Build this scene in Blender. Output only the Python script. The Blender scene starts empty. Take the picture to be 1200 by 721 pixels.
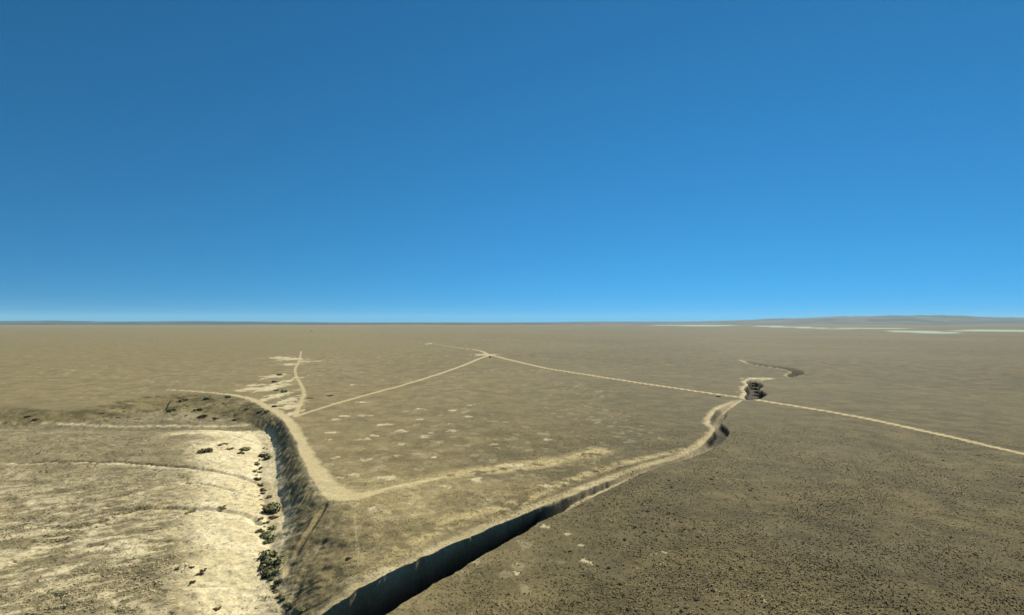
import bpy, math, random
import numpy as np
from mathutils import Vector

rng = np.random.default_rng(7)
random.seed(7)
scene = bpy.context.scene
COL = scene.collection

# ------------------------------------------------------------------ camera geometry
CAM_H = 60.0          # drone height over the plain, metres
F = 600.0             # focal length in units of a 1200 wide frame (90 degrees)
HY = 376.5            # horizon row of that frame


def W(px, py, z=0.0):
    """Survey point: where the sight line through a photo point meets the level z."""
    d = F * (CAM_H - z) / (py - HY)
    return ((px - 600.0) / F * d, d)


def line(pts, z=0.0):
    return np.array([W(p[0], p[1], p[2] if len(p) > 2 else z) for p in pts])


def smooth_poly(P, n=5, extra=None):
    """Catmull-Rom through the points; extra columns ride along linearly."""
    P = np.asarray(P, float)
    Q = np.vstack([2 * P[0] - P[1], P, 2 * P[-1] - P[-2]])
    out = []
    for i in range(1, len(Q) - 2):
        p0, p1, p2, p3 = Q[i - 1], Q[i], Q[i + 1], Q[i + 2]
        for k in range(n):
            t = k / n
            a = 0.5 * ((2 * p1) + (-p0 + p2) * t + (2 * p0 - 5 * p1 + 4 * p2 - p3) * t * t + (-p0 + 3 * p1 - 3 * p2 + p3) * t ** 3)
            out.append(a)
    out.append(P[-1])
    return np.array(out)


def poly_dist(X, Y, P, A=None, reach=None):
    """signed distance (positive on the right hand side of the line's direction) and the attribute A at the nearest point."""
    D = np.full(X.shape, 1e9)
    S = np.ones(X.shape)
    V = np.zeros(X.shape)
    sel = np.arange(X.size)
    if reach is not None:
        lo, hi = P.min(0) - reach, P.max(0) + reach
        sel = np.nonzero((X > lo[0]) & (X < hi[0]) & (Y > lo[1]) & (Y < hi[1]))[0]
    x, y = X[sel], Y[sel]
    d2 = np.full(x.shape, 1e18)
    sg = np.ones(x.shape)
    av = np.zeros(x.shape)
    for i in range(len(P) - 1):
        ax, ay = P[i]
        bx, by = P[i + 1]
        ux, uy = bx - ax, by - ay
        L = ux * ux + uy * uy + 1e-12
        t = np.clip(((x - ax) * ux + (y - ay) * uy) / L, 0, 1)
        dx, dy = x - (ax + t * ux), y - (ay + t * uy)
        q = dx * dx + dy * dy
        m = q < d2
        d2 = np.where(m, q, d2)
        sg = np.where(m, np.sign(dx * uy - dy * ux + 1e-9), sg)
        if A is not None:
            av = np.where(m, A[i] * (1 - t) + A[i + 1] * t, av)
    D[sel] = np.sqrt(d2)
    S[sel] = sg
    V[sel] = av
    return D, S, V


# ------------------------------------------------------------------ value noise
def vnoise(x, y, seed=0):
    xi, yi = np.floor(x), np.floor(y)
    fx, fy = x - xi, y - yi
    fx = fx * fx * fx * (fx * (fx * 6 - 15) + 10)
    fy = fy * fy * fy * (fy * (fy * 6 - 15) + 10)
    xi = xi.astype(np.int64)
    yi = yi.astype(np.int64)

    def h(a, b):
        n = (a * 374761393 + b * 668265263 + seed * 974711) & 0xFFFFFFFF
        n = ((n ^ (n >> 13)) * 1274126177) & 0xFFFFFFFF
        n = n ^ (n >> 16)
        return (n & 0xFFFF) / 65535.0
    a, b, c, d = h(xi, yi), h(xi + 1, yi), h(xi, yi + 1), h(xi + 1, yi + 1)
    return (a * (1 - fx) + b * fx) * (1 - fy) + (c * (1 - fx) + d * fx) * fy


def fbm(x, y, scale, oct=4, seed=0, gain=0.5):
    s, a, t = 0.0, 1.0, 0.0
    f = 1.0 / scale
    for o in range(oct):
        c, sn = math.cos(0.7 * o + 0.3), math.sin(0.7 * o + 0.3)
        s = s + a * vnoise((x * c - y * sn) * f + 17.3 * o, (x * sn + y * c) * f - 9.1 * o, seed + o * 13)
        t += a
        a *= gain
        f *= 2.03
    return s / t          # 0..1


def sstep(a, b, x):
    t = np.clip((x - a) / (b - a), 0, 1)
    return t * t * (3 - 2 * t)


# ------------------------------------------------------------------ surveyed lines
# crest of the fault scarp and of the creek's right bank: lowland on the LEFT / camera side
crest_src = [(-2600, 466, 30), (-900, 472, 30), (-300, 476, 30), (0, 477, 30), (60, 480, 30), (100, 477, 42), (170, 464, 66), (225, 460, 80), (262, 463, 70),
             (290, 468, 48), (312, 478, 24), (330, 491, 9), (338, 502, 8.5), (346, 515, 9), (356, 540, 10.5), (367, 562, 11), (376, 576, 12), (388, 585, 18), (420, 602, 32), (455, 628, 38),
             (454, 660, 36), (430, 695, 29), (392, 750, 19), (352, 1100, 8)]
CREST = smooth_poly([W(a, b) for a, b, c in crest_src], 4)
CREST_W = smooth_poly([(c, c) for a, b, c in crest_src], 4)[:, 0]
thal_src = [(-900, 502, -5), (-100, 503, -5.5), (150, 505, -6), (250, 503, -7), (298, 508, -7.2), (312, 525, -7.3), (311, 548, -7.4), (313, 575, -7.6), (319, 600, -7.8), (324, 640, -8.2),
            (331, 690, -8.6), (340, 721, -9), (346, 800, -9.5), (350, 1100, -10)]
THAL = smooth_poly([W(*p) for p in thal_src], 4)
THAL_Z = smooth_poly([(p[2], p[2]) for p in thal_src], 4)[:, 0]

# gullies: centre line points (px, py, half width m, depth m)
def gully(src, n=5):
    P = smooth_poly([W(p[0], p[1], -0.0) for p in src], n)
    H = smooth_poly([(p[2], p[3]) for p in src], n)
    return P, H[:, 0], H[:, 1]

G_DIAG = gully([(180, 845, 7.0, 10), (285, 786, 7.0, 10), (360, 745, 7, 9.8), (418, 713, 6.9, 9.6), (475, 681, 6.2, 8.8), (530, 654, 5.6, 8.0), (583, 627, 4.7, 6.6), (625, 606, 3.8, 4.8), (660, 591, 3.2, 2.9),
                (700, 574, 3.0, 1.9), (742, 555, 2.2, 1.4), (772, 545, 1.5, 1.5), (800, 537, 1.7, 1.5), (826, 525.5, 3.2, 2.6), (842, 513, 3.9, 4.0), (846, 504, 3.6, 4.0), (839, 496, 3.4, 3.2), (843, 488, 4.2, 3.6), (848, 480, 3.6, 3.0), (860, 473, 2.4, 1.4), (869, 468.5, 1.2, .3)])
G_SLOT = gully([(628, 611, .9, .6), (645, 603, 1.2, 2.2), (672, 591, 1.2, 2.2), (702, 577, 1.1, 2.0), (728, 565, .9, 1.6), (750, 556, .8, .6)])
G_SLOT2 = gully([(632, 601, .7, .5), (655, 590, .9, 1.3), (685, 577, .9, 1.3), (712, 566, .8, 1.0), (730, 559, .6, .3)])
G_MID = gully([(876, 468.0, 2.0, .6), (882, 466, 6.0, 6), (887, 461, 7.5, 8.5), (881, 456.5, 6.0, 8), (886, 451.5, 6.4, 8), (882, 447, 5.6, 6.0), (893, 444.6, 3.6, 2.2), (905, 443.6, 2.0, .6)])
G_FAR = gully([(926, 441, 3.0, 2.0), (931, 438.6, 6.0, 5.2), (936, 436.2, 6.5, 7.0), (928, 433.4, 6.2, 6.5), (914, 430.8, 5.5, 6), (895, 428.3, 5, 5.0), (880, 425.5, 4.5, 4), (868, 422, 2.0, .5)])
G_NOTCH = gully([(381, 590, 1.2, .4), (373, 599, 1.3, 1.5), (363, 610, 1.2, 1.2), (352, 622, 1.3, .6), (343, 634, 1.2, .15), (335, 645, 1.5, .4)])
G_NOTCH2 = gully([(392, 607, 1.2, .05), (376, 626, 1.2, .12), (356, 652, 1.2, .15), (342, 676, 1.4, .4)])
RILLS = [
    (line([(20, 549), (60, 547), (110, 546), (160, 547), (205, 549), (250, 552), (285, 556), (304, 560)], -4.6), 1.9, 1.3),
    (line([(60, 630), (95, 625), (130, 616), (160, 606), (190, 602), (225, 601), (262, 600), (288, 602), (302, 609)], -6), 1.9, 1.4),
    (line([(215, 571), (240, 572), (270, 576), (303, 580)], -6), 1.2, .6),
    (line([(255, 508), (275, 512), (290, 516), (303, 519)], -6), 1.6, .7),
    (line([(150, 585), (175, 578), (195, 570), (215, 566)], -5), 1.0, .5),
]
FOOT = smooth_poly(line([(-200, 499), (0, 497.5), (70, 498), (150, 499.5), (220, 498), (290, 496)], -5), 4)
# dirt road across the plain, spur road, trail along the crest, foot path to the clearing
ROAD_A = smooth_poly(line([(1700, 645), (1400, 577), (1200, 531.5), (1100, 508.5), (1000, 487.5), (900, 470.5), (860, 464.5), (800, 456), (700, 441), (640, 431.5), (600, 422.5), (584, 418.6), (573, 416.2), (566, 412.8), (556, 410), (540, 408), (515, 404), (480, 400.5)]), 4)
ROAD_B = smooth_poly(line([(574, 416.5), (560, 421.5), (545, 427.5), (500, 443), (440, 460), (390, 474), (346, 488)]), 4)
TRAIL_src = [(196, 456.8, 1.0), (225, 458, 1.5), (262, 461.5, 2.0), (288, 466, 2.4), (306, 473, 2.8), (325, 483.5, 3.4), (341, 497, 3.2), (353, 520, 3.0), (366, 546, 3.6), (380, 566, 4.6), (396, 578, 5.2), (418, 581.5, 3.6), (440, 576.5, 1.5), (470, 569, 1.0), (520, 558.5, .6)]
TRAIL = smooth_poly([W(a, b) for a, b, c in TRAIL_src], 4)
TRAIL_W = smooth_poly([(c, c) for a, b, c in TRAIL_src], 4)[:, 0]
PATH_C = smooth_poly(line([(346, 487), (350, 477), (354, 468), (356, 459), (352, 449), (347, 440), (346, 432), (350, 425), (352, 418), (353, 412)]), 4)
STRAW = [
    (line([(438, 577), (480, 567), (520, 558), (560, 552), (612, 546), (650, 540), (700, 529)]), 9.0, 1.0),
    (line([(470, 640), (540, 606), (600, 592), (650, 572), (700, 551), (760, 536), (815, 524), (832, 512)]), 4.0, .9),
    (line([(380, 715), (450, 678), (520, 644), (600, 604), (660, 580), (740, 550), (800, 532)]), 3.2, .8),
    (line([(870, 448), (885, 443.5), (902, 443)]), 5.0, 1.0),
]
# bare patches (px, py, half width px, half height px, strength)
SPOTS = [(472, 505, 9, 2.2), (450, 498, 9, 2), (425, 515, 13, 2), (437, 511, 6, 2), (470, 521, 5, 1.6), (529, 505, 6, 2), (526, 497, 5, 1.4), (497, 512, 9, 2.4), (549, 488, 6, 1.4), (532, 481, 5, 1.3), (492, 479, 7, 1.5),
         (428, 487, 10, 1.3), (405, 487.5, 9, 1.3), (392, 491, 8, 1.5), (388, 507, 8, 1.8), (386, 515, 6, 1.5), (430, 538, 9, 2), (393, 536, 5, 1.8), (412, 557, 13, 2.4), (396, 560, 7, 2), (465, 535, 5, 1.6), (508, 536, 4, 1.3), (577, 521, 10, 2),
         (643, 515, 8, 1.8), (424, 471.5, 8, 1.2), (474, 482, 7, 1.2), (493, 491, 6, 1.2), (505, 507, 4, 1.3), (552, 475, 5, 1), (412, 451, 3, 1), (684, 658, 6, 4.5), (605, 672, 5, 3), (776, 647, 6, 2), (664, 627, 4, 2), (895, 701, 5, 4), (692, 660, 3, 4), (640, 617, 7, 3),
         (352, 425, 17, 3.2), (328, 420, 16, 2), (345, 421, 14, 2), (503, 402.5, 4, 1.0), (514, 399, 4, .8), (487, 394, 3, .6), (333, 447, 8, 9), (320, 441, 14, 3.5), (330, 462, 11, 7), (338, 476, 12, 7), (310, 457, 12, 3), (295, 452, 12, 2), (570, 416, 14, 1.6), (562, 416, 9, 1.3),
         (325, 452, 14, 8), (335, 470, 11, 10), (300, 456, 24, 4), (318, 466, 10, 6), (345, 484, 9, 6), (350, 475, 5, 5), (560, 563, 14, 4), (600, 547, 18, 3.5), (680, 640, 4, 2), (455, 560, 16, 4), (520, 570, 8, 3), (436, 596, 6, 4), (480, 590, 5, 3), (640, 570, 10, 3), (870, 444, 6, 1.2), (888, 443.8, 16, 1.3), (888, 443.6, 14, 1.1), (874, 455, 3, 4), (873, 462, 3, 3)]
SALT = [(716, 379.6, 20, .7, 0.0), (678, 380.0, 9, .6, 0), (813, 381.4, 47, 1.15, 0.004), (930, 383.6, 46, .9, .03), (1010, 385.2, 62, .7, .002), (1085, 389.3, 46, 1.5, .022), (1165, 387.8, 60, 1.5, .005), (1290, 387.8, 70, 1.6, .0), (700, 380.6, 30, .3, 0)]


def survey(X, Y):
    """height and cover masks of the land at world points"""
    n = X.size
    R = np.hypot(X, Y)
    far = R > 1500
    near = np.nonzero(~far)[0]
    z = np.zeros(n)
    M = {k: np.zeros(n) for k in ('pale', 'road', 'straw', 'scrub_shade', 'salt', 'bed', 'path', 'left', 'red', 'gully_shade')}
    # gentle swells of the plain
    z += (fbm(X, Y, 420, 3, 1) - 0.5) * 3.0 * sstep(150, 900, R)
    z += (fbm(X, Y, 30, 3, 5) - 0.5) * 0.7
    z += (fbm(X, Y, 4.5, 3, 6) - 0.5) * 0.42 * (1 - sstep(300, 700, R))
    x, y = X[near], Y[near]
    zz = z[near]
    wob = (fbm(x, y, 7, 3, 21) - 0.5) * 2.2
    wob2 = (fbm(x, y, 2.6, 2, 22) - 0.5) * 1.0
    # --- scarp, creek lowland
    d, s, w = poly_dist(x, y, CREST, CREST_W)
    sd = d * s + (wob + wob2) * np.clip(w / 14, .5, 2.5)         # right of the line's direction = camera side lowland
    dt, st, zt = poly_dist(x, y, THAL, THAL_Z)
    ws = np.zeros(x.shape)
    zs = np.zeros(x.shape)
    for (qx, qy), qz in zip(THAL, THAL_Z):
        q = ((x - qx) ** 2 + (y - qy) ** 2 + 4.0) ** -2.0
        ws += q
        zs += q * qz
    zt = zs / ws
    dtw = np.maximum(dt + wob * .6 - 2.2, 0)
    nearness = sstep(420, 200, y)
    rise = (3.9 * (1 - np.exp(-dtw / 17.0)) + 1.3 * (1 - np.exp(-dtw / 60.0))) * (0.35 + .65 * nearness)
    zlow = zt + rise
    rough = sstep(3, 25, dtw)
    zlow = zlow + (fbm(x, y, 13, 3, 31) - .5) * 1.1 * rough + (fbm(x, y, 3.2, 3, 32) - .5) * .75
    t = np.clip(sd / w, 0, 1)
    prof = t + (t * t * (3 - 2 * t) - t) * np.where(w < 20, .2, .6)
    # erosion flutes down the bank
    flute = (fbm(x * 1.0, y * .35, 2.2, 2, 41) - .5) * 1.4 * np.sin(np.pi * np.clip(t, 0, 1)) * .8 * sstep(17, 12, w)
    zz = zz * (1 - prof) + zlow * prof + flute
    east = (st < 0) * sstep(5, 11, dt) * (y < 190)
    low = sstep(.55, 1.0, t) * (1 - east)
    bank = ((t > 0.02) & (t < .98)).astype(float)
    M['left'][near] = low
    M['bed'][near] = low * sstep(2.6, .8, dt + wob * .5) * (y < 300) * sstep(-.56, -.52, x / np.maximum(y, 1))
    # bare bright badland left of the creek
    f1 = fbm(x, y, 22, 4, 51)
    f2 = fbm(x, y, 3.4, 3, 52)
    bright = low * np.clip(sstep(44, 20, dtw + (f1 - .5) * 40) * 1.0, 0, 1) * (y < 312) * sstep(-.72, -.60, x / np.maximum(y, 1) + (f1 - .5) * .16)
    bright *= 1 - .55 * sstep(.52, .62, fbm(x, y, 9, 3, 53)) * sstep(16, 30, dtw)
    u1 = x * .80 + y * .60
    u2 = -x * .60 + y * .80
    streak = fbm(u1 * .45, u2 * 1.5, 2.6, 4, 54, .62)
    drain = np.abs(fbm(u1 * .5, u2 * 1.3, 15, 4, 56) - .5)
    mott = low * sstep(.44, .66, streak * .62 + fbm(x, y, 8, 3, 55) * .38 + .03 * nearness) * sstep(255, 150, y)
    drain = low * sstep(.022, .004, drain) * sstep(4, 14, dtw)
    zz -= .30 * drain
    M['pale'][near] = np.maximum(bright * (1.0 + .3 * (streak - .5)), mott * .78)
    M['red'][near] = drain * .55
    M['red'][near] += bank * sstep(9, 20, w) * sstep(-420, -300, x) * sstep(235, 275, y) * .9 * sstep(1.02, .85, t)
    # base line of the scarp
    df, _, _ = poly_dist(x, y, FOOT, None, 20)
    M['pale'][near] = np.maximum(M['pale'][near], sstep(3.0, .8, df + (f2 - .5) * 4) * .8 * sstep(.34, .46, f1 * .5 + f2 * .5))
    # --- rills
    for P, hw, dep in RILLS:
        P = smooth_poly(P, 4)
        dr, sr, _ = poly_dist(x, y, P, None, 14)
        u = np.clip((dr + wob2 * .7) / hw, 0, 1)
        fade = low
        zz -= .72 * dep * (1 - u) * fade
        lip = sstep(7, 1.5, dr) * (sr > 0) * fade         # paler ground on the camera side
        M['pale'][near] = np.maximum(M['pale'][near], lip * .8 * sstep(.3, .55, f2))
        M['red'][near] = np.maximum(M['red'][near], sstep(hw * 1.3, hw * .3, dr) * fade * .6)
    # --- gullies
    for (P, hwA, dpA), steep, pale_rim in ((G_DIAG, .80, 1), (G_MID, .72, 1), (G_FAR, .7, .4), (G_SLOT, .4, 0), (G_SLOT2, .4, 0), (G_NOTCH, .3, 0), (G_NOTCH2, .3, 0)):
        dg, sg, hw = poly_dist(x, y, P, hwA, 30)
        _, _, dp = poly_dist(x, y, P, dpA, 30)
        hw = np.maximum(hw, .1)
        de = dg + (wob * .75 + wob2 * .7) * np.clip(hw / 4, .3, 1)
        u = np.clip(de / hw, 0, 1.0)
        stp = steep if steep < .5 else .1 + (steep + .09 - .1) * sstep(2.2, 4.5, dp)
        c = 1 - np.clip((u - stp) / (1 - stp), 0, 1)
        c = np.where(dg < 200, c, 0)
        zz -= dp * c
        M['bed'][near] = np.maximum(M['bed'][near], np.where(dg < 200, sstep(.9, .6, u) * .7, 0) * (steep > .5) * sstep(5.0, 2.5, dp))
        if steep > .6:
            M['gully_shade'][near] = np.maximum(M['gully_shade'][near], np.where(dg < 200, sstep(.995, .9, u), 0) * sstep(2.2, 4.2, dp))  # shade of the deep gullies, painted on their walls and floor
        if pale_rim:
            rim = np.where(dg < 200, sstep(hw + 5.0, hw + .8, de + (f2 - .5) * 2.5) * (sg < 0) * pale_rim, 0) * np.clip(dp / 2, 0, 1)
            M['straw'][near] = np.maximum(M['straw'][near], rim * .9)
            M['bed'][near] = np.maximum(M['bed'][near], rim * .55)
    # --- roads
    for P, hw in ((ROAD_A, 2.1), (ROAD_B, 1.8)):
        dr, sr, _ = poly_dist(x, y, P, None, 12)
        ww = hw * (1 + .0012 * np.maximum(R[near] - 300, 0)) * .9
        m = sstep(ww + .9, ww - .5, dr + (f2 - .5) * 1.2)
        M['road'][near] = np.maximum(M['road'][near], m * (1 - .8 * sstep(900, 1450, R[near])))
        zz -= .12 * m
        zz += .10 * sstep(1.5, .3, np.abs(dr - ww - 1.0))
    dr, sr, tw = poly_dist(x, y, TRAIL, TRAIL_W, 25)
    tw = np.maximum(tw, .3)
    M['path'][near] = np.where(dr < 60, sstep(tw * 1.15 + .7, tw * .65, dr + (f2 - .5) * 2.6), 0)
    dr, sr, _ = poly_dist(x, y, PATH_C, None, 12)
    M['path'][near] = np.maximum(M['path'][near], sstep(2.1, .9, dr + (f2 - .5) * 1.4) * .8)
    dr, sr, _ = poly_dist(x, y, smooth_poly(line([(415, 598), (416, 612), (418, 628), (420, 645)]), 4), None, 6)
    M['path'][near] = np.maximum(M['path'][near], sstep(.6, .15, dr + (f2 - .5) * .5) * .45)
    # --- straw coloured grass strips and bare spots
    for P, hw, k in STRAW:
        dr, sr, _ = poly_dist(x, y, smooth_poly(P, 4), None, 30)
        M['straw'][near] = np.maximum(M['straw'][near], k * sstep(hw * 1.2, hw * .2, dr + (f1 - .5) * hw * 1.2) * sstep(.33, .52, f2 * .7 + f1 * .3))
    dgl, sgl, _ = poly_dist(x, y, G_DIAG[0], None, None)
    wedge = np.maximum(east * sstep(8, 20, dt), sstep(2, 14, -sd)) * (sgl < 0) * sstep(6, 12, dgl) * sstep(215, 165, y + .25 * x) * (dgl < 300)
    M['straw'][near] = np.maximum(M['straw'][near], wedge * .55 * sstep(.36, .62, f2 * .5 + f1 * .5))
    for (px, py, a, b) in SPOTS:
        cx, cy = W(px, py)
        rx = a / F * cy * .85
        ry = b / (py - HY) * cy * .75
        m = (np.abs(x - cx) < 3 * rx + 3) & (np.abs(y - cy) < 3 * ry + 3)
        q = np.nonzero(m)[0]
        if q.size:
            e = np.hypot((x[q] - cx) / rx, (y[q] - cy) / ry) + (fbm(x[q], y[q], max(1.2, rx * .8), 3, int(px)) - .5) * 2.4
            v = sstep(1.15, .3, e)
            idx = near[q]
            M['pale'][idx] = np.maximum(M['pale'][idx], v * (.85 if px < 352 and py < 486 else .74))
            zz[q] += v * .18
    z[near] = zz
    # rat burrow speckle over the near plain
    sp = sstep(.70, .80, fbm(X, Y, 5.2, 2, 77)) * sstep(.45, .62, fbm(X, Y, 60, 2, 78)) * (R < 900)
    M['pale'] = np.maximum(M['pale'], sp * .2 * (X < 80))
    # salt flats on the valley floor
    pyy = HY + CAM_H * F / np.maximum(Y, 1)
    pxx = 600 + F * X / np.maximum(Y, 1)
    for (px, py, a, b, k) in SALT:
        e = np.hypot((pxx - px) / a, (pyy - py - k * (pxx - px)) / (b * .85))
        e = e + (fbm(X, Y, 900, 3, 91) - .5) * .5
        M['salt'] = np.maximum(M['salt'], np.where((Y > 1800), sstep(1.1, .75, e), 0))
    # scrub density, plus backlit darkening painted into the plain to the right
    az = X / np.maximum(Y, 1)
    M['scrub_shade'] = np.clip((.12 + .12 * sstep(-.4, -.2, az)) + .70 * sstep(-.34, .40, az + .25 * (fbm(X, Y, 160, 3, 61) - .5)), 0, 1) * (1 - M['left'])
    return z, M


# ------------------------------------------------------------------ materials
def new_mat(name, rough=.95):
    m = bpy.data.materials.new(name)
    m.use_nodes = True
    nt = m.node_tree
    b = nt.nodes['Principled BSDF']
    b.inputs['Roughness'].default_value = rough
    b.inputs['Specular IOR Level'].default_value = .1
    return m, nt, b


class NB:
    def __init__(self, nt):
        self.nt = nt

    def n(self, t, **k):
        o = self.nt.nodes.new(t)
        for a, v in k.items():
            setattr(o, a, v)
        return o

    def l(self, a, b):
        self.nt.links.new(a, b)

    def noise(self, coord, scale, detail=4, rough=.55, dist=0):
        o = self.n('ShaderNodeTexNoise')
        o.inputs['Scale'].default_value = scale
        o.inputs['Detail'].default_value = detail
        o.inputs['Roughness'].default_value = rough
        o.inputs['Distortion'].default_value = dist
        self.l(coord, o.inputs['Vector'])
        return o.outputs['Fac']

    def ramp(self, fac, a, b, lo=0., hi=1.):
        o = self.n('ShaderNodeMapRange', interpolation_type='SMOOTHSTEP')
        self.l(fac, o.inputs['Value'])
        o.inputs['From Min'].default_value = a
        o.inputs['From Max'].default_value = b
        o.inputs['To Min'].default_value = lo
        o.inputs['To Max'].default_value = hi
        return o.outputs['Result']

    def mix(self, fac, a, b):
        o = self.n('ShaderNodeMix', data_type='RGBA')
        for s, v in ((o.inputs[0], fac), (o.inputs[6], a), (o.inputs[7], b)):
            if isinstance(v, (int, float)):
                s.default_value = v
            elif isinstance(v, tuple):
                s.default_value = (*v, 1)
            else:
                self.l(v, s)
        return o.outputs[2]

    def math(self, op, a, b):
        o = self.n('ShaderNodeMath', operation=op)
        for s, v in ((o.inputs[0], a), (o.inputs[1], b)):
            if isinstance(v, (int, float)):
                s.default_value = v
            else:
                self.l(v, s)
        return o.outputs[0]

    def attr(self, name):
        o = self.n('ShaderNodeAttribute', attribute_name=name)
        return o.outputs['Fac']


GROUND_MAT, nt, bsdf = new_mat('dry_ground')
nb = NB(nt)
pos = nb.n('ShaderNodeNewGeometry').outputs['Position']
n_big = nb.noise(pos, 1 / 90., 4)
n_mid = nb.noise(pos, 1 / 14., 5, .6)
n_fine = nb.noise(pos, 1 / 2.2, 5, .65)
n_grit = nb.noise(pos, 1 / .7, 4, .7)
n_far = nb.noise(pos, 1 / 420., 5, .6)
tan = nb.mix(nb.ramp(n_mid, .35, .68), (.228, .186, .094), (.335, .275, .142))
tan = nb.mix(nb.ramp(n_far, .4, .62), tan, nb.mix(.6, tan, (.24, .20, .105)))
scrub_shadec = nb.mix(nb.ramp(n_mid, .35, .66), (.070, .059, .027), (.135, .110, .053))  # dark scrub tone, also carrying the painted backlit darkening
scrub_shadec = nb.mix(nb.ramp(n_far, .42, .6, 0, .55), scrub_shadec, (.150, .125, .064))
scrub_shadec = nb.mix(nb.ramp(n_big, .52, .66, 0, .5), scrub_shadec, (.088, .080, .042))
base = nb.mix(nb.attr('scrub_shade'), tan, scrub_shadec)
leftc = nb.mix(nb.ramp(n_mid, .36, .62), (.190, .162, .092), (.285, .240, .140))
base = nb.mix(nb.attr('left'), base, leftc)
redc = nb.mix(nb.ramp(n_mid, .38, .60), (.095, .078, .034), (.23, .185, .085))
base = nb.mix(nb.attr('red'), base, redc)
n_patch = nb.noise(pos, 1 / 38., 5, .65, .4)
base = nb.mix(nb.ramp(n_patch, .50, .68, 0, .25), base, nb.mix(.5, base, (.36, .285, .115)))
base = nb.mix(nb.ramp(n_patch, .48, .30, 0, .62), base, nb.mix(.5, base, (.085, .082, .055)))
# speckle of dead tufts and litter
base = nb.mix(nb.ramp(n_fine, .50, .66, 0, .5), base, nb.mix(.55, base, (.07, .058, .035)))
base = nb.mix(nb.ramp(n_fine, .42, .30, 0, .45), base, nb.mix(.5, base, (.42, .36, .22)))
n_clump = nb.noise(pos, 1 / 5.5, 5, .7)
base = nb.mix(nb.ramp(n_clump, .52, .66, 0, .42), base, nb.mix(.55, base, (.045, .040, .020)))
base = nb.mix(nb.ramp(n_clump, .44, .30, 0, .35), base, nb.mix(.5, base, (.36, .29, .15)))
strawc = nb.mix(nb.ramp(n_fine, .35, .65), (.56, .46, .235), (.37, .30, .145))
base = nb.mix(nb.attr('straw'), base, strawc)
palec = nb.mix(nb.ramp(n_mid, .35, .65), (.62, .53, .32), (.74, .65, .43))
palec = nb.mix(nb.ramp(n_fine, .54, .70, 0, .6), palec, (.38, .31, .18))
pf = nb.math('MULTIPLY', nb.attr('pale'), nb.ramp(n_fine, .72, .45, .55, 1.))
base = nb.mix(pf, base, palec)
bedc = nb.mix(nb.ramp(n_mid, .4, .62), (.40, .33, .20), (.58, .50, .33))
base = nb.mix(nb.attr('bed'), base, bedc)
gully_shadec = nb.mix(nb.ramp(n_mid, .4, .6), (.026, .020, .013), (.052, .038, .024))  # near-black tone that puts the gully shade into the colour
base = nb.mix(nb.attr('gully_shade'), base, gully_shadec)
roadc = nb.mix(nb.ramp(n_fine, .35, .65), (.56, .46, .255), (.44, .36, .195))
base = nb.mix(nb.attr('path'), base, nb.mix(.4, roadc, (.58, .495, .29)))
base = nb.mix(nb.attr('road'), base, roadc)
base = nb.mix(nb.attr('salt'), base, (.31, .40, .31))
grit = nb.ramp(n_grit, .3, .7, .60, .86)
mul = nb.n('ShaderNodeMix', data_type='RGBA', blend_type='MULTIPLY')
mul.inputs[0].default_value = 1
nb.l(base, mul.inputs[6])
cc = nb.n('ShaderNodeCombineColor')
for i in range(3):
    nb.l(grit, cc.inputs[i])
nb.l(cc.outputs[0], mul.inputs[7])
nb.l(mul.outputs[2], bsdf.inputs['Base Color'])
bump = nb.n('ShaderNodeBump')
bump.inputs['Strength'].default_value = .6
bump.inputs['Distance'].default_value = .35
nb.l(nb.math('ADD', n_fine, nb.math('MULTIPLY', n_grit, .5)), bump.inputs['Height'])
nb.l(bump.outputs[0], bsdf.inputs['Normal'])

HILL_MAT, nt, bsdf = new_mat('far_hills')
nb = NB(nt)
pos = nb.n('ShaderNodeNewGeometry').outputs['Position']
h1 = nb.noise(pos, 1 / 1300., 5, .6)
nb.l(nb.mix(nb.ramp(h1, .42, .58), (.075, .068, .066), (.016, .017, .022)), bsdf.inputs['Base Color'])


def leaf_mat(name, stops):
    m, nt, b = new_mat(name, .8)
    nb = NB(nt)
    a = nb.n('ShaderNodeAttribute', attribute_name='tone')
    r = nb.n('ShaderNodeValToRGB')
    e = r.color_ramp.elements
    e[0].position, e[0].color = 0, (*[v * .75 for v in stops[0]], 1)
    e[1].position, e[1].color = 1, (*[v * .75 for v in stops[-1]], 1)
    for i, c in enumerate(stops[1:-1]):
        k = e.new((i + 1) / (len(stops) - 1))
        k.color = (*[v * .75 for v in c], 1)
    nb.l(a.outputs['Fac'], r.inputs['Fac'])
    nb.l(r.outputs['Color'], b.inputs['Base Color'])
    return m


GRASS_MAT = leaf_mat('dry_grass_blades', [(.060, .052, .026), (.11, .088, .046), (.20, .16, .085), (.38, .31, .17)])
LEFT_GRASS_MAT = leaf_mat('bleached_grass_blades', [(.20, .18, .085), (.34, .29, .16), (.55, .48, .30)])
GREEN_MAT = leaf_mat('green_shrub_leaves', [(.09, .105, .045), (.20, .21, .095), (.36, .35, .19)])
OLIVE_MAT = leaf_mat('olive_shrub_leaves', [(.060, .058, .026), (.115, .100, .045), (.19, .155, .075)])
RUST_MAT = leaf_mat('rusty_shrub_twigs', [(.070, .045, .028), (.14, .085, .05), (.22, .14, .08)])
DARK_MAT = leaf_mat('dark_scrub_leaves', [(.040, .040, .022), (.075, .068, .036), (.13, .105, .06)])


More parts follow.
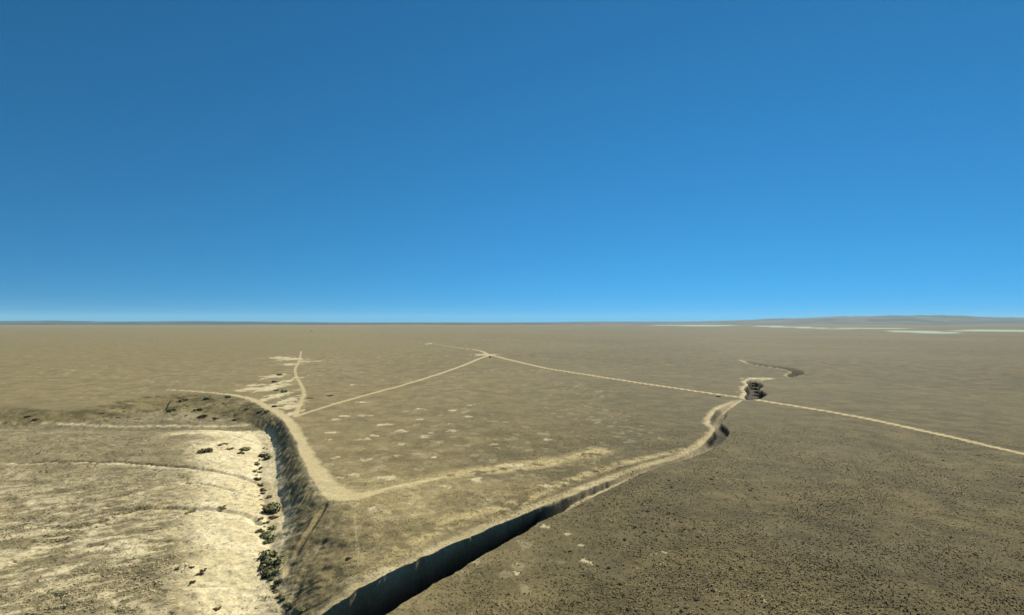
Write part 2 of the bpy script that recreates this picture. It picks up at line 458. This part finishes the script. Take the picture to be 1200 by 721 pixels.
# ------------------------------------------------------------------ the land as one surveyed grid
t_front = np.arange(-1.22, 1.2201, 1 / 512. * .7)
az_front = np.arctan(t_front)
rest = np.linspace(az_front[-1], 2 * math.pi + az_front[0], 42)[1:-1]
AZ = np.concatenate([az_front, rest])
inv = np.arange(1 / 88., 1 / 24000., -.66 / (CAM_H * 512))
RR = np.concatenate([np.geomspace(12, 86, 26), 1 / inv, [30000.]])
nA, nR = len(AZ), len(RR)
gA, gR = np.meshgrid(AZ, RR)
X = (gR * np.sin(gA)).ravel()
Y = (gR * np.cos(gA)).ravel()
Z, M = survey(X, Y)
Zg = Z.reshape(nR, nA)
Pg = np.stack([X, Y, Z], 1).reshape(nR, nA, 3)
da = np.roll(Pg, -1, 1) - np.roll(Pg, 1, 1)
dr = np.empty_like(Pg)
dr[1:-1] = Pg[2:] - Pg[:-2]
dr[0] = Pg[1] - Pg[0]
dr[-1] = Pg[-1] - Pg[-2]
NRM = np.cross(da, dr)
NRM /= np.linalg.norm(NRM, axis=2, keepdims=True) + 1e-12
NRM[NRM[..., 2] < 0] *= -1
NRM = NRM.reshape(-1, 3)
i0 = np.arange(nR - 1)[:, None] * nA
j = np.arange(nA)[None, :]
j2 = (j + 1) % nA
quads = np.stack([i0 + j, i0 + j2, i0 + nA + j2, i0 + nA + j], 2).reshape(-1, 4)
fm = {k: v[quads].mean(1) for k, v in M.items()}
cls = np.zeros(len(quads), int)
cls[fm['bed'] > .5] = 3
cls[fm['path'] > .45] = 2
cls[fm['road'] > .45] = 1
cls[fm['salt'] > .5] = 4


def mesh_np(name, V, Fc, mat, attrs=None, normals=None, smooth=True):
    me = bpy.data.meshes.new(name)
    k = Fc.shape[1]
    me.vertices.add(len(V))
    me.vertices.foreach_set('co', np.asarray(V, np.float32).ravel())
    me.loops.add(Fc.size)
    me.loops.foreach_set('vertex_index', np.asarray(Fc, np.int32).ravel())
    me.polygons.add(len(Fc))
    me.polygons.foreach_set('loop_start', np.arange(0, Fc.size, k, dtype=np.int32))
    if attrs:
        for a, v in attrs.items():
            at = me.attributes.new(a, 'FLOAT', 'POINT')
            at.data.foreach_set('value', np.asarray(v, np.float32))
    me.materials.append(mat)
    me.update(calc_edges=True)
    me.validate()
    me.polygons.foreach_set('use_smooth', np.full(len(Fc), smooth))
    if normals is not None:
        me.normals_split_custom_set_from_vertices(normals.tolist())
    return me


def link(name, me, parent=None):
    o = bpy.data.objects.new(name, me)
    COL.objects.link(o)
    if parent:
        o.parent = parent
    return o


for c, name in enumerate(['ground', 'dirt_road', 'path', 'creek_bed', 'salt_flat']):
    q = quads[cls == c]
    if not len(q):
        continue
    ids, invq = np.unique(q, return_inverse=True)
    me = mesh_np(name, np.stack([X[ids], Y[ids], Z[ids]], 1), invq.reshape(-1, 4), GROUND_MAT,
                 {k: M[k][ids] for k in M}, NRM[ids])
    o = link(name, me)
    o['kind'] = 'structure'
# the small disc right below the drone
hub = [(0, 0, Z[:nA].mean())] + [(X[i], Y[i], Z[i]) for i in range(nA)]
hf = np.array([(0, ((i + 1) % nA) + 1, i + 1) for i in range(nA)])
o = link('ground', mesh_np('ground_below', np.array(hub), hf, GROUND_MAT, {k: np.zeros(len(hub)) for k in M}))
o['kind'] = 'structure'


def height(x, y):
    z, m = survey(np.atleast_1d(np.asarray(x, float)), np.atleast_1d(np.asarray(y, float)))
    return z, m


# ------------------------------------------------------------------ hills on the far side of the valley
hp = np.arange(-150, 1700, 3.0)
hr = np.linspace(8500, 19000, 46)
hx, hrr = np.meshgrid(hp, hr)
TX = (hx - 600) / F * hrr
TY = hrr.copy()
env = np.interp(hp, [-150, 0, 60, 130, 250, 340, 420, 600, 700, 820, 880, 940, 1000, 1050, 1120, 1200, 1350, 1700], [2.2, 2.0, 2.4, 1.4, 1.6, 1.0, .5, .6, 1.4, 1.6, 3.0, 5.2, 7.0, 7.6, 6.6, 5.2, 6, 5])
env = 1.45 * env[None, :] * hrr / F
prof = np.exp(-((hrr - 15000) / 2600.) ** 2) + .55 * np.exp(-((hrr - 11500) / 1200.) ** 2) * sstep(820, 980, hx)
rid = .82 + .45 * (fbm(TX, TY, 1500, 5, 101) - .5) + .25 * (fbm(TX, TY, 500, 3, 102) - .5)
TZ = env * prof * rid + 4 - 30 * (hrr < 8700) - 40 * (hrr > 18900) + 55 * 0
nh, nw = TX.shape
hi = np.arange(nh - 1)[:, None] * nw
hj = np.arange(nw - 1)[None, :]
hq = np.stack([hi + hj, hi + hj + 1, hi + nw + hj + 1, hi + nw + hj], 2).reshape(-1, 4)
o = link('hills', mesh_np('hills', np.stack([TX.ravel(), TY.ravel(), TZ.ravel()], 1), hq, HILL_MAT))
o['kind'] = 'structure'


# ------------------------------------------------------------------ ground cover (uncountable)
def tufts(name, x, y, size, tone, mat, blades=6):
    z, _ = height(x, y)
    n = len(x)
    a = rng.uniform(0, 2 * np.pi, (n, blades))
    lean = rng.uniform(.40, .90, (n, blades))
    ln = size[:, None] * rng.uniform(.5, 1.0, (n, blades))
    wd = size[:, None] * rng.uniform(.28, .5, (n, blades))
    bx = x[:, None] + np.cos(a) * size[:, None] * .25
    by = y[:, None] + np.sin(a) * size[:, None] * .25
    bz = np.repeat(z[:, None] - .05, blades, 1)
    tx = bx + np.cos(a) * ln * lean
    ty = by + np.sin(a) * ln * lean
    tz = bz + ln * np.sqrt(np.maximum(1 - lean ** 2, .1))
    ex, ey = -np.sin(a) * wd, np.cos(a) * wd
    V = np.stack([np.stack([bx + ex, by + ey, bz], 2), np.stack([bx - ex, by - ey, bz], 2), np.stack([tx - ex * .5, ty - ey * .5, tz], 2), np.stack([tx + ex * .5, ty + ey * .5, tz * .97 + bz * .03], 2)], 2).reshape(-1, 3)
    T = np.clip(tone[:, None] + rng.normal(0, .13, (n, blades)), 0, 1)
    T = np.repeat(T.reshape(-1), 4)
    Fc = np.arange(n * blades * 4).reshape(-1, 4)
    N = np.stack([np.cos(a) * .55, np.sin(a) * .55, np.ones_like(a)], 2)
    N /= np.linalg.norm(N, axis=2, keepdims=True)
    N = np.repeat(N.reshape(-1, 3), 4, 0)
    o = link(name, mesh_np(name, V, Fc, mat, {'tone': T}, N))
    o['kind'] = 'stuff'
    return o


def scatter(n, r0, r1, power=1.0):
    a = np.arctan(rng.uniform(-1.12, 1.12, n))
    u = rng.uniform(0, 1, n)
    r = np.sqrt(r0 ** 2 + u * (r1 ** 2 - r0 ** 2)) if power == 1 else (r0 ** power + u * (r1 ** power - r0 ** power)) ** (1 / power)
    r = r / np.cos(a) ** .35
    return r * np.sin(a), r * np.cos(a)


gx, gy = scatter(330000, 88, 520, .4)
_, gm = height(gx, gy)
bare = np.clip(gm['road'] * 1.5 + gm['path'] * 1.2 + gm['pale'] * .9 + gm['bed'] * 1.0, 0, 1)
dens = sstep(420, 180, np.hypot(gx, gy)) * (.25 + .75 * gm['scrub_shade'] + .4 * gm['left'] + .4 * gm['straw'] + .5 * gm['red']) * (1 - bare) * (.35 + 1.3 * sstep(.35, .65, fbm(gx, gy, 16, 3, 200)))
keep = rng.uniform(0, 1, len(gx)) < dens
gx, gy = gx[keep], gy[keep]
gm = {k: v[keep] for k, v in gm.items()}
size = rng.uniform(.11, .28, len(gx)) * (.8 + .5 * gm['scrub_shade'] + .4 * gm['left']) 
tone = np.clip(.48 - .16 * gm['scrub_shade'] + .5 * gm['straw'] - .1 * gm['red'] + (fbm(gx, gy, 25, 3, 201) - .5) * .7 + rng.normal(0, .17, len(gx)), 0, 1)
lf = gm['left'] > .5
tufts('dry_grass', gx[~lf], gy[~lf], size[~lf], tone[~lf], GRASS_MAT)
tufts('dry_grass', gx[lf], gy[lf], size[lf], np.clip(tone[lf] + .3, 0, 1), LEFT_GRASS_MAT)


# ------------------------------------------------------------------ shrubs, each a thing of its own
def shrub_mesh(name, mat, seed, n=340, lobes=5, flat=.75, leaf=.16, spread=.6):
    r = np.random.default_rng(seed)
    lc = np.stack([r.uniform(-spread, spread, lobes), r.uniform(-spread, spread, lobes), r.uniform(.22, .6, lobes) * flat], 1)
    lr = r.uniform(.34, .62, lobes)
    k = r.integers(0, lobes, n)
    d = r.normal(0, 1, (n, 3))
    d /= np.linalg.norm(d, axis=1, keepdims=True)
    rad = lr[k] * r.uniform(.55, 1.08, n)
    c = lc[k] + d * rad[:, None] * np.array([1, 1, flat])
    c[:, 2] = np.abs(c[:, 2])
    nrm = d + r.normal(0, .55, (n, 3))
    nrm /= np.linalg.norm(nrm, axis=1, keepdims=True)
    up = r.normal(0, 1, (n, 3))
    u = np.cross(nrm, up)
    u /= np.linalg.norm(u, axis=1, keepdims=True)
    v = np.cross(nrm, u)
    s = leaf * r.uniform(.5, 1.3, (n, 1))
    V = np.stack([c - u * s - v * s * .5, c + u * s - v * s * .35, c + u * s * .7 + v * s * .6, c - u * s * .8 + v * s * .45], 1).reshape(-1, 3)
    tone = np.clip(.5 + (lr[k] - .48) * 1.2 + r.normal(0, .2, n), 0, 1)
    # woody stems fanning out from the root crown
    ns = 7
    Vs, Fs = [], []
    b0 = len(V)
    for i in range(ns):
        q = lc[i % lobes] + r.normal(0, .08, 3)
        a = np.array([0, 0, -.08]) + r.normal(0, .05, 3) * [1, 1, 0]
        e = np.cross(q - a, [0, 0, 1.])
        e = e / (np.linalg.norm(e) + 1e-6) * .022
        g = np.array([0, 0, .022])
        for w0 in (e, g):
            b = b0 + len(Vs)
            Vs += [a - w0, a + w0, q + w0 * .4, q - w0 * .4]
            Fs.append((b, b + 1, b + 2, b + 3))
    V = np.vstack([V, np.array(Vs)])
    Fc = np.vstack([np.arange(n * 4).reshape(-1, 4), np.array(Fs)])
    T = np.concatenate([np.repeat(tone, 4), np.zeros(len(Vs))])
    N = np.concatenate([np.repeat(d + r.normal(0, .3, (n, 3)) + [0, 0, .95], 4, 0), np.tile([0, 0, 1.], (len(Vs), 1))])
    N /= np.linalg.norm(N, axis=1, keepdims=True)
    return mesh_np(name, V, Fc, mat, {'tone': T}, N)


KINDS = {
    'green': [shrub_mesh('green_shrub', GREEN_MAT, s, 420, 6, .8, .14) for s in (1, 2, 3)],
    'olive': [shrub_mesh('olive_shrub', OLIVE_MAT, s, 300, 5, .6, .15) for s in (4, 5)],
    'rust': [shrub_mesh('rusty_shrub', RUST_MAT, s, 220, 4, .55, .15) for s in (6, 7)],
    'dark': [shrub_mesh('dark_shrub', DARK_MAT, s, 260, 5, .7, .17) for s in (8, 9, 10)],
    'low': [shrub_mesh('low_shrub', OLIVE_MAT, s, 240, 7, .4, .14, 1.0) for s in (11, 12)],
}


def land(px, py):
    """walk down the sight lines until they meet the land"""
    px, py = np.atleast_1d(np.asarray(px, float)), np.atleast_1d(np.asarray(py, float))
    z = np.full(px.shape, -4.0)
    for _ in range(18):
        x, y = W(px, py, z)
        z = .5 * z + .5 * height(x, y)[0]
    return x, y, z


# photo point, width in photo pixels, kind, label, group
SHRUBS = [
    (321, 598, 20, 'green', 'largest round green shrub in the sandy creek bed, above a rusty bush', None),
    (321, 607, 9, 'rust', 'small rusty brown bush on pale sand right below the largest round creek shrub', None),
    (303, 623, 8, 'olive', 'small olive bush on the left creek edge beside a cluster of green shrubs', None),
    (311, 630, 15, 'green', 'mid sized green creek shrub between a small olive bush and two green shrubs', None),
    (318, 633, 13, 'green', 'lower of two green shrubs at the foot of the right creek bank', 'green shrubs crowding the creek bed'),
    (319, 620, 9, 'green', 'upper of two green shrubs at the foot of the right creek bank', 'green shrubs crowding the creek bed'),
    (312, 655, 20, 'green', 'spreading grey green shrub heading the long thicket in the creek bed', 'green shrubs crowding the creek bed'),
    (320, 661, 22, 'green', 'widest green shrub in the middle of the long thicket in the creek bed', 'green shrubs crowding the creek bed'),
    (312, 669, 15, 'olive', 'olive shrub on the left flank of the long creek thicket against bright soil', None),
    (322, 672, 17, 'green', 'green shrub on the right flank of the long creek thicket below the notch', None),
    (312, 676, 9, 'dark', 'dark shrub at the lower left end of the long creek thicket', None),
    (325, 684, 10, 'dark', 'dark upright shrub just below the long creek thicket at its right side', None),
    (322, 694, 7, 'rust', 'small reddish bush in the narrow creek bed near the bottom of the photo', None),
    (328, 701, 7, 'olive', 'small olive bush in the narrow creek bed below the reddish bush', None),
    (341, 712, 9, 'dark', 'dark bush at the very bottom of the creek bed', None),
    (352, 716, 10, 'green', 'green bush at the bottom edge of the photo between creek and grey slope', None),
    (309, 535, 9, 'dark', 'dark bush beside the black bank shadow at the bend of the creek', None),
    (314, 537, 9, 'green', 'green bush right beside the dark bush at the bend of the creek', None),
    (301, 545, 6, 'green', 'highest of the small bushes strung down the left side of the upper creek bed', None),
    (306, 549, 5, 'olive', 'tiny olive bush in the upper creek bed under the bend', None),
    (299, 553, 5, 'green', 'tiny bush on the left lip of the upper creek bed where a rill enters', None),
    (304, 554, 5, 'olive', 'tiny olive bush at the mouth of the upper rill in the creek bed', None),
    (302, 562, 7, 'dark', 'dark bush in the creek bed just below the mouth of the upper rill', None),
    (305, 569, 6, 'olive', 'small olive bush between two dark bushes in the middle of the creek bed', None),
    (309, 575, 7, 'dark', 'dark creek bush halfway between the upper rill and the largest green shrub', None),
    (315, 583, 6, 'green', 'small green bush directly above the largest round creek shrub', None),
    (240, 530, 14, 'olive', 'broad olive mound shrub alone on the bright bank, leftmost of the row there', None),
    (262, 521, 10, 'low', 'low straggling shrub on the bright bank, upper one of the stacked pair', None),
    (268, 527, 11, 'low', 'low dark brown shrub on the bright bank, under the straggling shrub', None),
    (288, 528, 10, 'green', 'green shrub on the bright bank nearest to the creek bend', None),
    (282, 532, 7, 'olive', 'small brown shrub touching the lower left of the green bank shrub', None),
    (303, 484, 6, 'dark', 'dark shrub on the brown scarp just under the pale crest trail', None),
    (274, 493, 5, 'dark', 'lone dark shrub at the foot of the brown scarp', None),
    (313, 483, 6, 'green', 'green shrub on the scarp edge hugging the crest trail', None),
    (290, 480, 5, 'dark', 'small dark shrub in the upper middle of the brown scarp', None),
    (252, 491, 9, 'low', 'low brown shrub strip at the scarp foot beside pale sand', None),
    (232, 481, 8, 'olive', 'olive shrub on the scarp slope left of the reddish soil', None),
    (243, 468, 8, 'green', 'green shrub high on the scarp right under the trail', None),
    (268, 466, 7, 'green', 'small green shrub below the trail above the reddish slope', None),
    (215, 470, 9, 'olive', 'olive shrub on the upper left part of the scarp', None),
    (200, 482, 9, 'olive', 'olive shrub in the middle of the left part of the scarp', None),
    (238, 489, 8, 'dark', 'dark shrub on the lower scarp between olive shrub and pale sand', None),
    (42, 492, 6, 'rust', 'rusty shrub beside a pale sand patch at the far left scarp foot', None),
    (32, 489, 5, 'dark', 'dark shrub at the far left scarp foot', None),
    (322, 448, 5, 'dark', 'dark shrub in the middle of the bare white patch behind the trail', None),
    (328, 440, 5, 'dark', 'dark shrub at the top of the bare white patch behind the trail', None),
    (332, 460, 8, 'green', 'green shrub at the lower end of the bare white patch behind the trail', None),
    (321, 477, 5, 'dark', 'dark shrub on the far side of the trail near the spur road junction', None),
    (324, 458, 5, 'olive', 'olive shrub left of the green shrub on the bare white patch', None),
    (387, 464, 8, 'low', 'dark flat shrub on the tan plain just above the spur road', None),
    (364, 467, 7, 'low', 'dark flat shrub on the tan plain beside the thin foot path', None),
    (365, 388.5, 2.2, 'dark', 'lone far dark shrub on the plain near the horizon', None),
    (225, 683, 6, 'olive', 'upper left bush of the trio on the bright bare bank', None),
    (239, 669, 6, 'olive', 'highest bush of the trio on the bright bare bank', None),
    (234, 673, 8, 'rust', 'brown bush in the middle of the trio on the bright bare bank', None),
    (254, 714, 7, 'rust', 'brown bush on the bright bank at the bottom edge of the photo', None),
    (225, 665, 5, 'rust', 'small brown bush on bright soil just above the bush trio', None),
    (208, 667, 5, 'olive', 'small olive bush where the bright bare bank meets the mottled ground', None),
    (223, 601, 11, 'low', 'low olive shrub strip along the lip of the lower rill', None),
    (262, 595, 12, 'low', 'low green brown shrub strip above the lower rill close to the creek', None),
    (639, 606, 7, 'dark', 'dark bush at the narrow end of the shadowed gully', None),
    (408, 656, 6, 'dark', 'small dark bush on the grey wedge between creek and gully', None),
    (886, 464, 10, 'dark', 'lowest of the dark bushes added as shade filling the wash just beyond the road crossing', None),  # the five wash bushes are added in place of the cut's shade
    (889, 460.5, 9, 'dark', 'second lowest dark bush added as shade in the wash beyond the road crossing', None),
    (885, 456, 9, 'dark', 'middle dark bush added as shade in the wash beyond the road crossing', None),
    (888, 452, 8, 'dark', 'second highest dark bush added as shade in the wash beyond the road crossing', None),
    (884, 448, 8, 'dark', 'highest dark bush added as shade in the wash beyond the road crossing', None),
    (842, 465, 4, 'olive', 'small olive bush beside the road close to the gully crossing', None),
]
names = {'green': 'green_shrub', 'olive': 'olive_shrub', 'rust': 'rusty_shrub', 'dark': 'dark_shrub', 'low': 'low_shrub'}
SPX, SPY, SPZ = land([r[0] for r in SHRUBS], [r[1] for r in SHRUBS])
for (px, py, wpx, kind, lab, grp), x, y, z in zip(SHRUBS, SPX, SPY, SPZ):
    me = random.choice(KINDS[kind])
    o = link(names[kind], me)
    s = wpx / F * y / 1.6
    if kind == 'low':
        s *= .68
    o.location = (x, y, z - .06 * s)
    if 'wash' in lab:
        s *= .8
    o.scale = (s, s, s * (.75 if 'wash' in lab else .85 if kind != 'low' else .8))
    o.rotation_euler = (0, 0, random.uniform(0, 6.28))
    o['label'] = lab
    o['category'] = 'shrub'
    o['group'] = grp or 'desert shrubs along the creek and scarp'

fl = [(random.uniform(-5, 5), i / 57.) for i in range(58)]
fpx = np.array([np.interp(t, [0, .15, .35, .6, .8, 1], [309, 302, 309, 311, 319, 341]) + d for d, t in fl])
fpy = np.array([np.interp(t, [0, .15, .35, .6, .8, 1], [522, 546, 590, 640, 690, 716]) + random.uniform(-3, 3) for d, t in fl])
for x, y, z in zip(*land(fpx, fpy)):
    kind = random.choice(['green', 'green', 'olive', 'low'])
    o = link('creek_bush', random.choice(KINDS[kind]))
    k = random.uniform(.4, .95)
    o.location = (x, y, z - .04)
    o.scale = (k, k, k * .9)
    o.rotation_euler = (0, 0, random.uniform(0, 6.28))
    o['label'] = 'tiny grey green bush on pale sand filling gaps between the larger creek shrubs'
    o['category'] = 'shrub'
    o['group'] = 'tiny bushes strung along the creek bed'

sp_x, sp_y = [], []
while len(sp_x) < 46:
    q = random.uniform(118, 316)
    top = np.interp(q, [100, 170, 225, 290, 316], [480, 466, 463, 472, 486])
    bot = np.interp(q, [100, 225, 290, 316], [494, 492, 490, 492])
    sp_x.append(q)
    sp_y.append(random.uniform(top, bot))
for x, y, z in zip(*land(np.array(sp_x), np.array(sp_y))):
    o = link('scarp_bush', random.choice(KINDS[random.choice(['olive', 'green', 'low', 'olive'])]))
    k = random.uniform(.5, 1.25)
    o.location = (x, y, z - .05)
    o.scale = (k * 1.2, k, k * .75)
    o.rotation_euler = (0, 0, random.uniform(0, 6.28))
    o['label'] = 'small olive bush scattered over the face of the brown scarp below the trail'
    o['category'] = 'shrub'
    o['group'] = 'small bushes scattered over the scarp'

# dark bushes on the near slope right of the gully
DGX, DGY = [], []
cnt = 0
dxr = lambda v: np.array([v])
while cnt < 150:
    t = random.uniform(-.05, 1.0)
    d = math.sqrt(random.uniform(104 ** 2, 235 ** 2))
    x, y = t * d, d
    k = float(fbm(np.array([x]), np.array([y]), 22, 3, 300)[0])
    px, py = 600 + F * t, HY + CAM_H * F / d
    core = math.exp(-((px - 760) / 190.) ** 2)
    if random.random() > (sstep(.40, .62, k) * (.12 + core)):
        continue
    dg, sg, _ = poly_dist(np.array([x]), np.array([y]), G_DIAG[0])
    if dg[0] < 10 or sg[0] < 0:
        continue
    if any((x - a) ** 2 + (y - b) ** 2 < 1.4 for a, b in zip(DGX, DGY)):
        continue
    DGX.append(x)
    DGY.append(y)
    cnt += 1
dz, _ = height(np.array(DGX), np.array(DGY))
for x, y, z in zip(DGX, DGY, dz):
    o = link('dark_tuft', random.choice(KINDS['dark']))
    s = random.uniform(.22, .62)
    o.location = (x, y, z - .05)
    o.scale = (s * random.uniform(.9, 1.3), s, s * .8)
    o.rotation_euler = (0, 0, random.uniform(0, 6.28))
    o['label'] = 'small dark saltbush dotted over the brown slope right of the shadowed gully'
    o['category'] = 'shrub'
    o['group'] = 'dark saltbushes on the slope right of the gully'


# ------------------------------------------------------------------ car parked where the roads meet
def simple_mat(name, c, r=.5):
    m, nt, b = new_mat(name, r)
    b.inputs['Base Color'].default_value = (*c, 1)
    return m


PAINT = simple_mat('dark_green_paint', (.03, .035, .03), .35)
GLASS = simple_mat('car_glass', (.02, .025, .03), .08)
TYRE = simple_mat('rubber', (.02, .02, .02), .9)
RIM = simple_mat('alloy', (.45, .45, .45), .35)


def prism(name, prof, half, mat, parent, taper=None):
    """side outline (y, z) swept across the width; taper = half width per outline point"""
    n = len(prof)
    V, Fs = [], []
    for s in (-1, 1):
        for i, (a, b) in enumerate(prof):
            h = taper[i] if taper else half
            V.append((s * h, a, b))
    me = bpy.data.meshes.new(name)
    Fs = [tuple(range(n))[::-1], tuple(range(n, 2 * n))] + [(i, (i + 1) % n, n + (i + 1) % n, n + i) for i in range(n)]
    me.from_pydata(V, [], Fs)
    me.materials.append(mat)
    o = link(name, me, parent)
    return o


def disc(name, r, w, mat, parent, loc, seg=20):
    V, Fs = [], []
    for s in (-w / 2, w / 2):
        for i in range(seg):
            a = 2 * math.pi * i / seg
            V.append((s, math.cos(a) * r, math.sin(a) * r))
    Fs = [tuple(range(seg))[::-1], tuple(range(seg, 2 * seg))] + [(i, (i + 1) % seg, seg + (i + 1) % seg, seg + i) for i in range(seg)]
    me = bpy.data.meshes.new(name)
    me.from_pydata(V, [], Fs)
    me.materials.append(mat)
    o = link(name, me, parent)
    o.location = loc
    return o


cx, cy, cz = (float(v[0]) for v in land(574.5, 419.0))
car = bpy.data.objects.new('parked_car', None)
COL.objects.link(car)
car.location = (cx, cy, cz)
car.rotation_euler = (0, 0, math.radians(62))
car['label'] = 'small dark parked car beside the fork of the dirt roads'
car['category'] = 'car'
prism('body', [(-2.2, .45), (-2.25, .8), (-2.15, 1.05), (-1.0, 1.12), (2.1, 1.08), (2.25, .8), (2.2, .4), (1.9, .32), (-1.9, .32)], .9, PAINT, car)
prism('cabin', [(-1.0, 1.12), (-.35, 1.7), (1.55, 1.72), (2.0, 1.1)], .8, PAINT, car, [.84, .68, .68, .82])
prism('windscreen', [(-1.03, 1.16), (-.40, 1.67), (-.37, 1.69), (-.97, 1.16)], .7, GLASS, car, [.74, .62, .62, .74])
for s in (-1, 1):
    me = bpy.data.meshes.new('side_window')
    me.from_pydata([(s * .845, -.75, 1.18), (s * .83, 1.75, 1.18), (s * .715, 1.4, 1.62), (s * .715, -.25, 1.62), (s * .80, -.75, 1.18), (s * .80, 1.75, 1.18), (s * .67, 1.4, 1.62), (s * .67, -.25, 1.62)], [],
                   [(0, 1, 2, 3), (7, 6, 5, 4), (0, 4, 5, 1), (1, 5, 6, 2), (2, 6, 7, 3), (3, 7, 4, 0)])
    me.materials.append(GLASS)
    link('side_window', me, car)
    for yy in (-1.4, 1.4):
        w_ = disc('wheel', .34, .22, TYRE, car, (s * .82, yy, .34))
        disc('rim', .2, .03, RIM, w_, (s * .12, 0, 0))

# ------------------------------------------------------------------ air
def haze_box(lo, hi, density):
    V = [(x, y, z) for x in (lo[0], hi[0]) for y in (lo[1], hi[1]) for z in (lo[2], hi[2])]
    Fs = [(0, 1, 3, 2), (4, 6, 7, 5), (0, 4, 5, 1), (2, 3, 7, 6), (0, 2, 6, 4), (1, 5, 7, 3)]
    me = bpy.data.meshes.new('haze')
    me.from_pydata(V, [], Fs)
    m = bpy.data.materials.new('hazy_air')
    m.use_nodes = True
    nt = m.node_tree
    nt.nodes.clear()
    out = nt.nodes.new('ShaderNodeOutputMaterial')
    v = nt.nodes.new('ShaderNodeVolumePrincipled')
    v.inputs['Color'].default_value = (.48, .82, 1, 1)
    v.inputs['Density'].default_value = density
    v.inputs['Anisotropy'].default_value = .0
    nt.links.new(v.outputs[0], out.inputs['Volume'])
    me.materials.append(m)
    o = link('haze', me)
    o['kind'] = 'stuff'


HAZE = 2.0e-5
if HAZE:
    haze_box((-31000, -31000, -14), (31000, 31000, 420), HAZE)

# ------------------------------------------------------------------ light
SUN_AZ, SUN_EL = 27.0, 37.0      # degrees right of the view direction, above the horizon
a, e = math.radians(SUN_AZ), math.radians(SUN_EL)
sdir = Vector((math.sin(a) * math.cos(e), math.cos(a) * math.cos(e), math.sin(e)))
sl = bpy.data.lights.new('sun', 'SUN')
sl.energy = 5.0
sl.angle = math.radians(.53)
sl.color = (1, .93, .75)
so = bpy.data.objects.new('sun', sl)
so.rotation_euler = (-sdir).to_track_quat('-Z', 'Y').to_euler()
COL.objects.link(so)

world = bpy.data.worlds.new('World')
scene.world = world
world.use_nodes = True
nt = world.node_tree
bg = nt.nodes['Background']
sky = nt.nodes.new('ShaderNodeTexSky')
sky.sky_type = 'NISHITA'
sky.sun_disc = False
sky.sun_elevation = e
sky.sun_rotation = a
sky.altitude = 2500
sky.air_density = 1.0
sky.dust_density = 0.0
sky.ozone_density = 3.0
# look a little above the true horizon, so that the bright white band along it stays out of this very clear desert air
tc = nt.nodes.new('ShaderNodeTexCoord')
mp = nt.nodes.new('ShaderNodeMapping')
mp.inputs['Location'].default_value = (0, 0, .14)
mp.inputs['Scale'].default_value = (1, 1, .9)
nt.links.new(tc.outputs['Generated'], mp.inputs['Vector'])
nt.links.new(mp.outputs[0], sky.inputs['Vector'])
tint = nt.nodes.new('ShaderNodeMix')
tint.data_type = 'RGBA'
tint.blend_type = 'MULTIPLY'
tint.inputs[0].default_value = 1
tint.inputs[7].default_value = (.235, .95, 1.16, 1)
nt.links.new(sky.outputs[0], tint.inputs[6])
nt.links.new(tint.outputs[2], bg.inputs['Color'])
bg.inputs['Strength'].default_value = .05

# ------------------------------------------------------------------ camera
cam = bpy.data.cameras.new('camera')
cam.sensor_width = 36
cam.lens = 36 * F / 1200.
cam.shift_y = (HY - 360.5) / 1200.
cam.clip_start = 1
cam.clip_end = 150000
co = bpy.data.objects.new('camera', cam)
co.location = (0, 0, CAM_H)
co.rotation_euler = (math.radians(90), 0, 0)
COL.objects.link(co)
scene.camera = co

vs = scene.view_settings
vs.view_transform = 'Standard'
vs.look = 'None'
vs.exposure = 0.8
vs.gamma = 1.0
vs.use_curve_mapping = False
scene.cycles.max_bounces = 6
scene.cycles.volume_bounces = 1
scene.cycles.volume_step_rate = 8
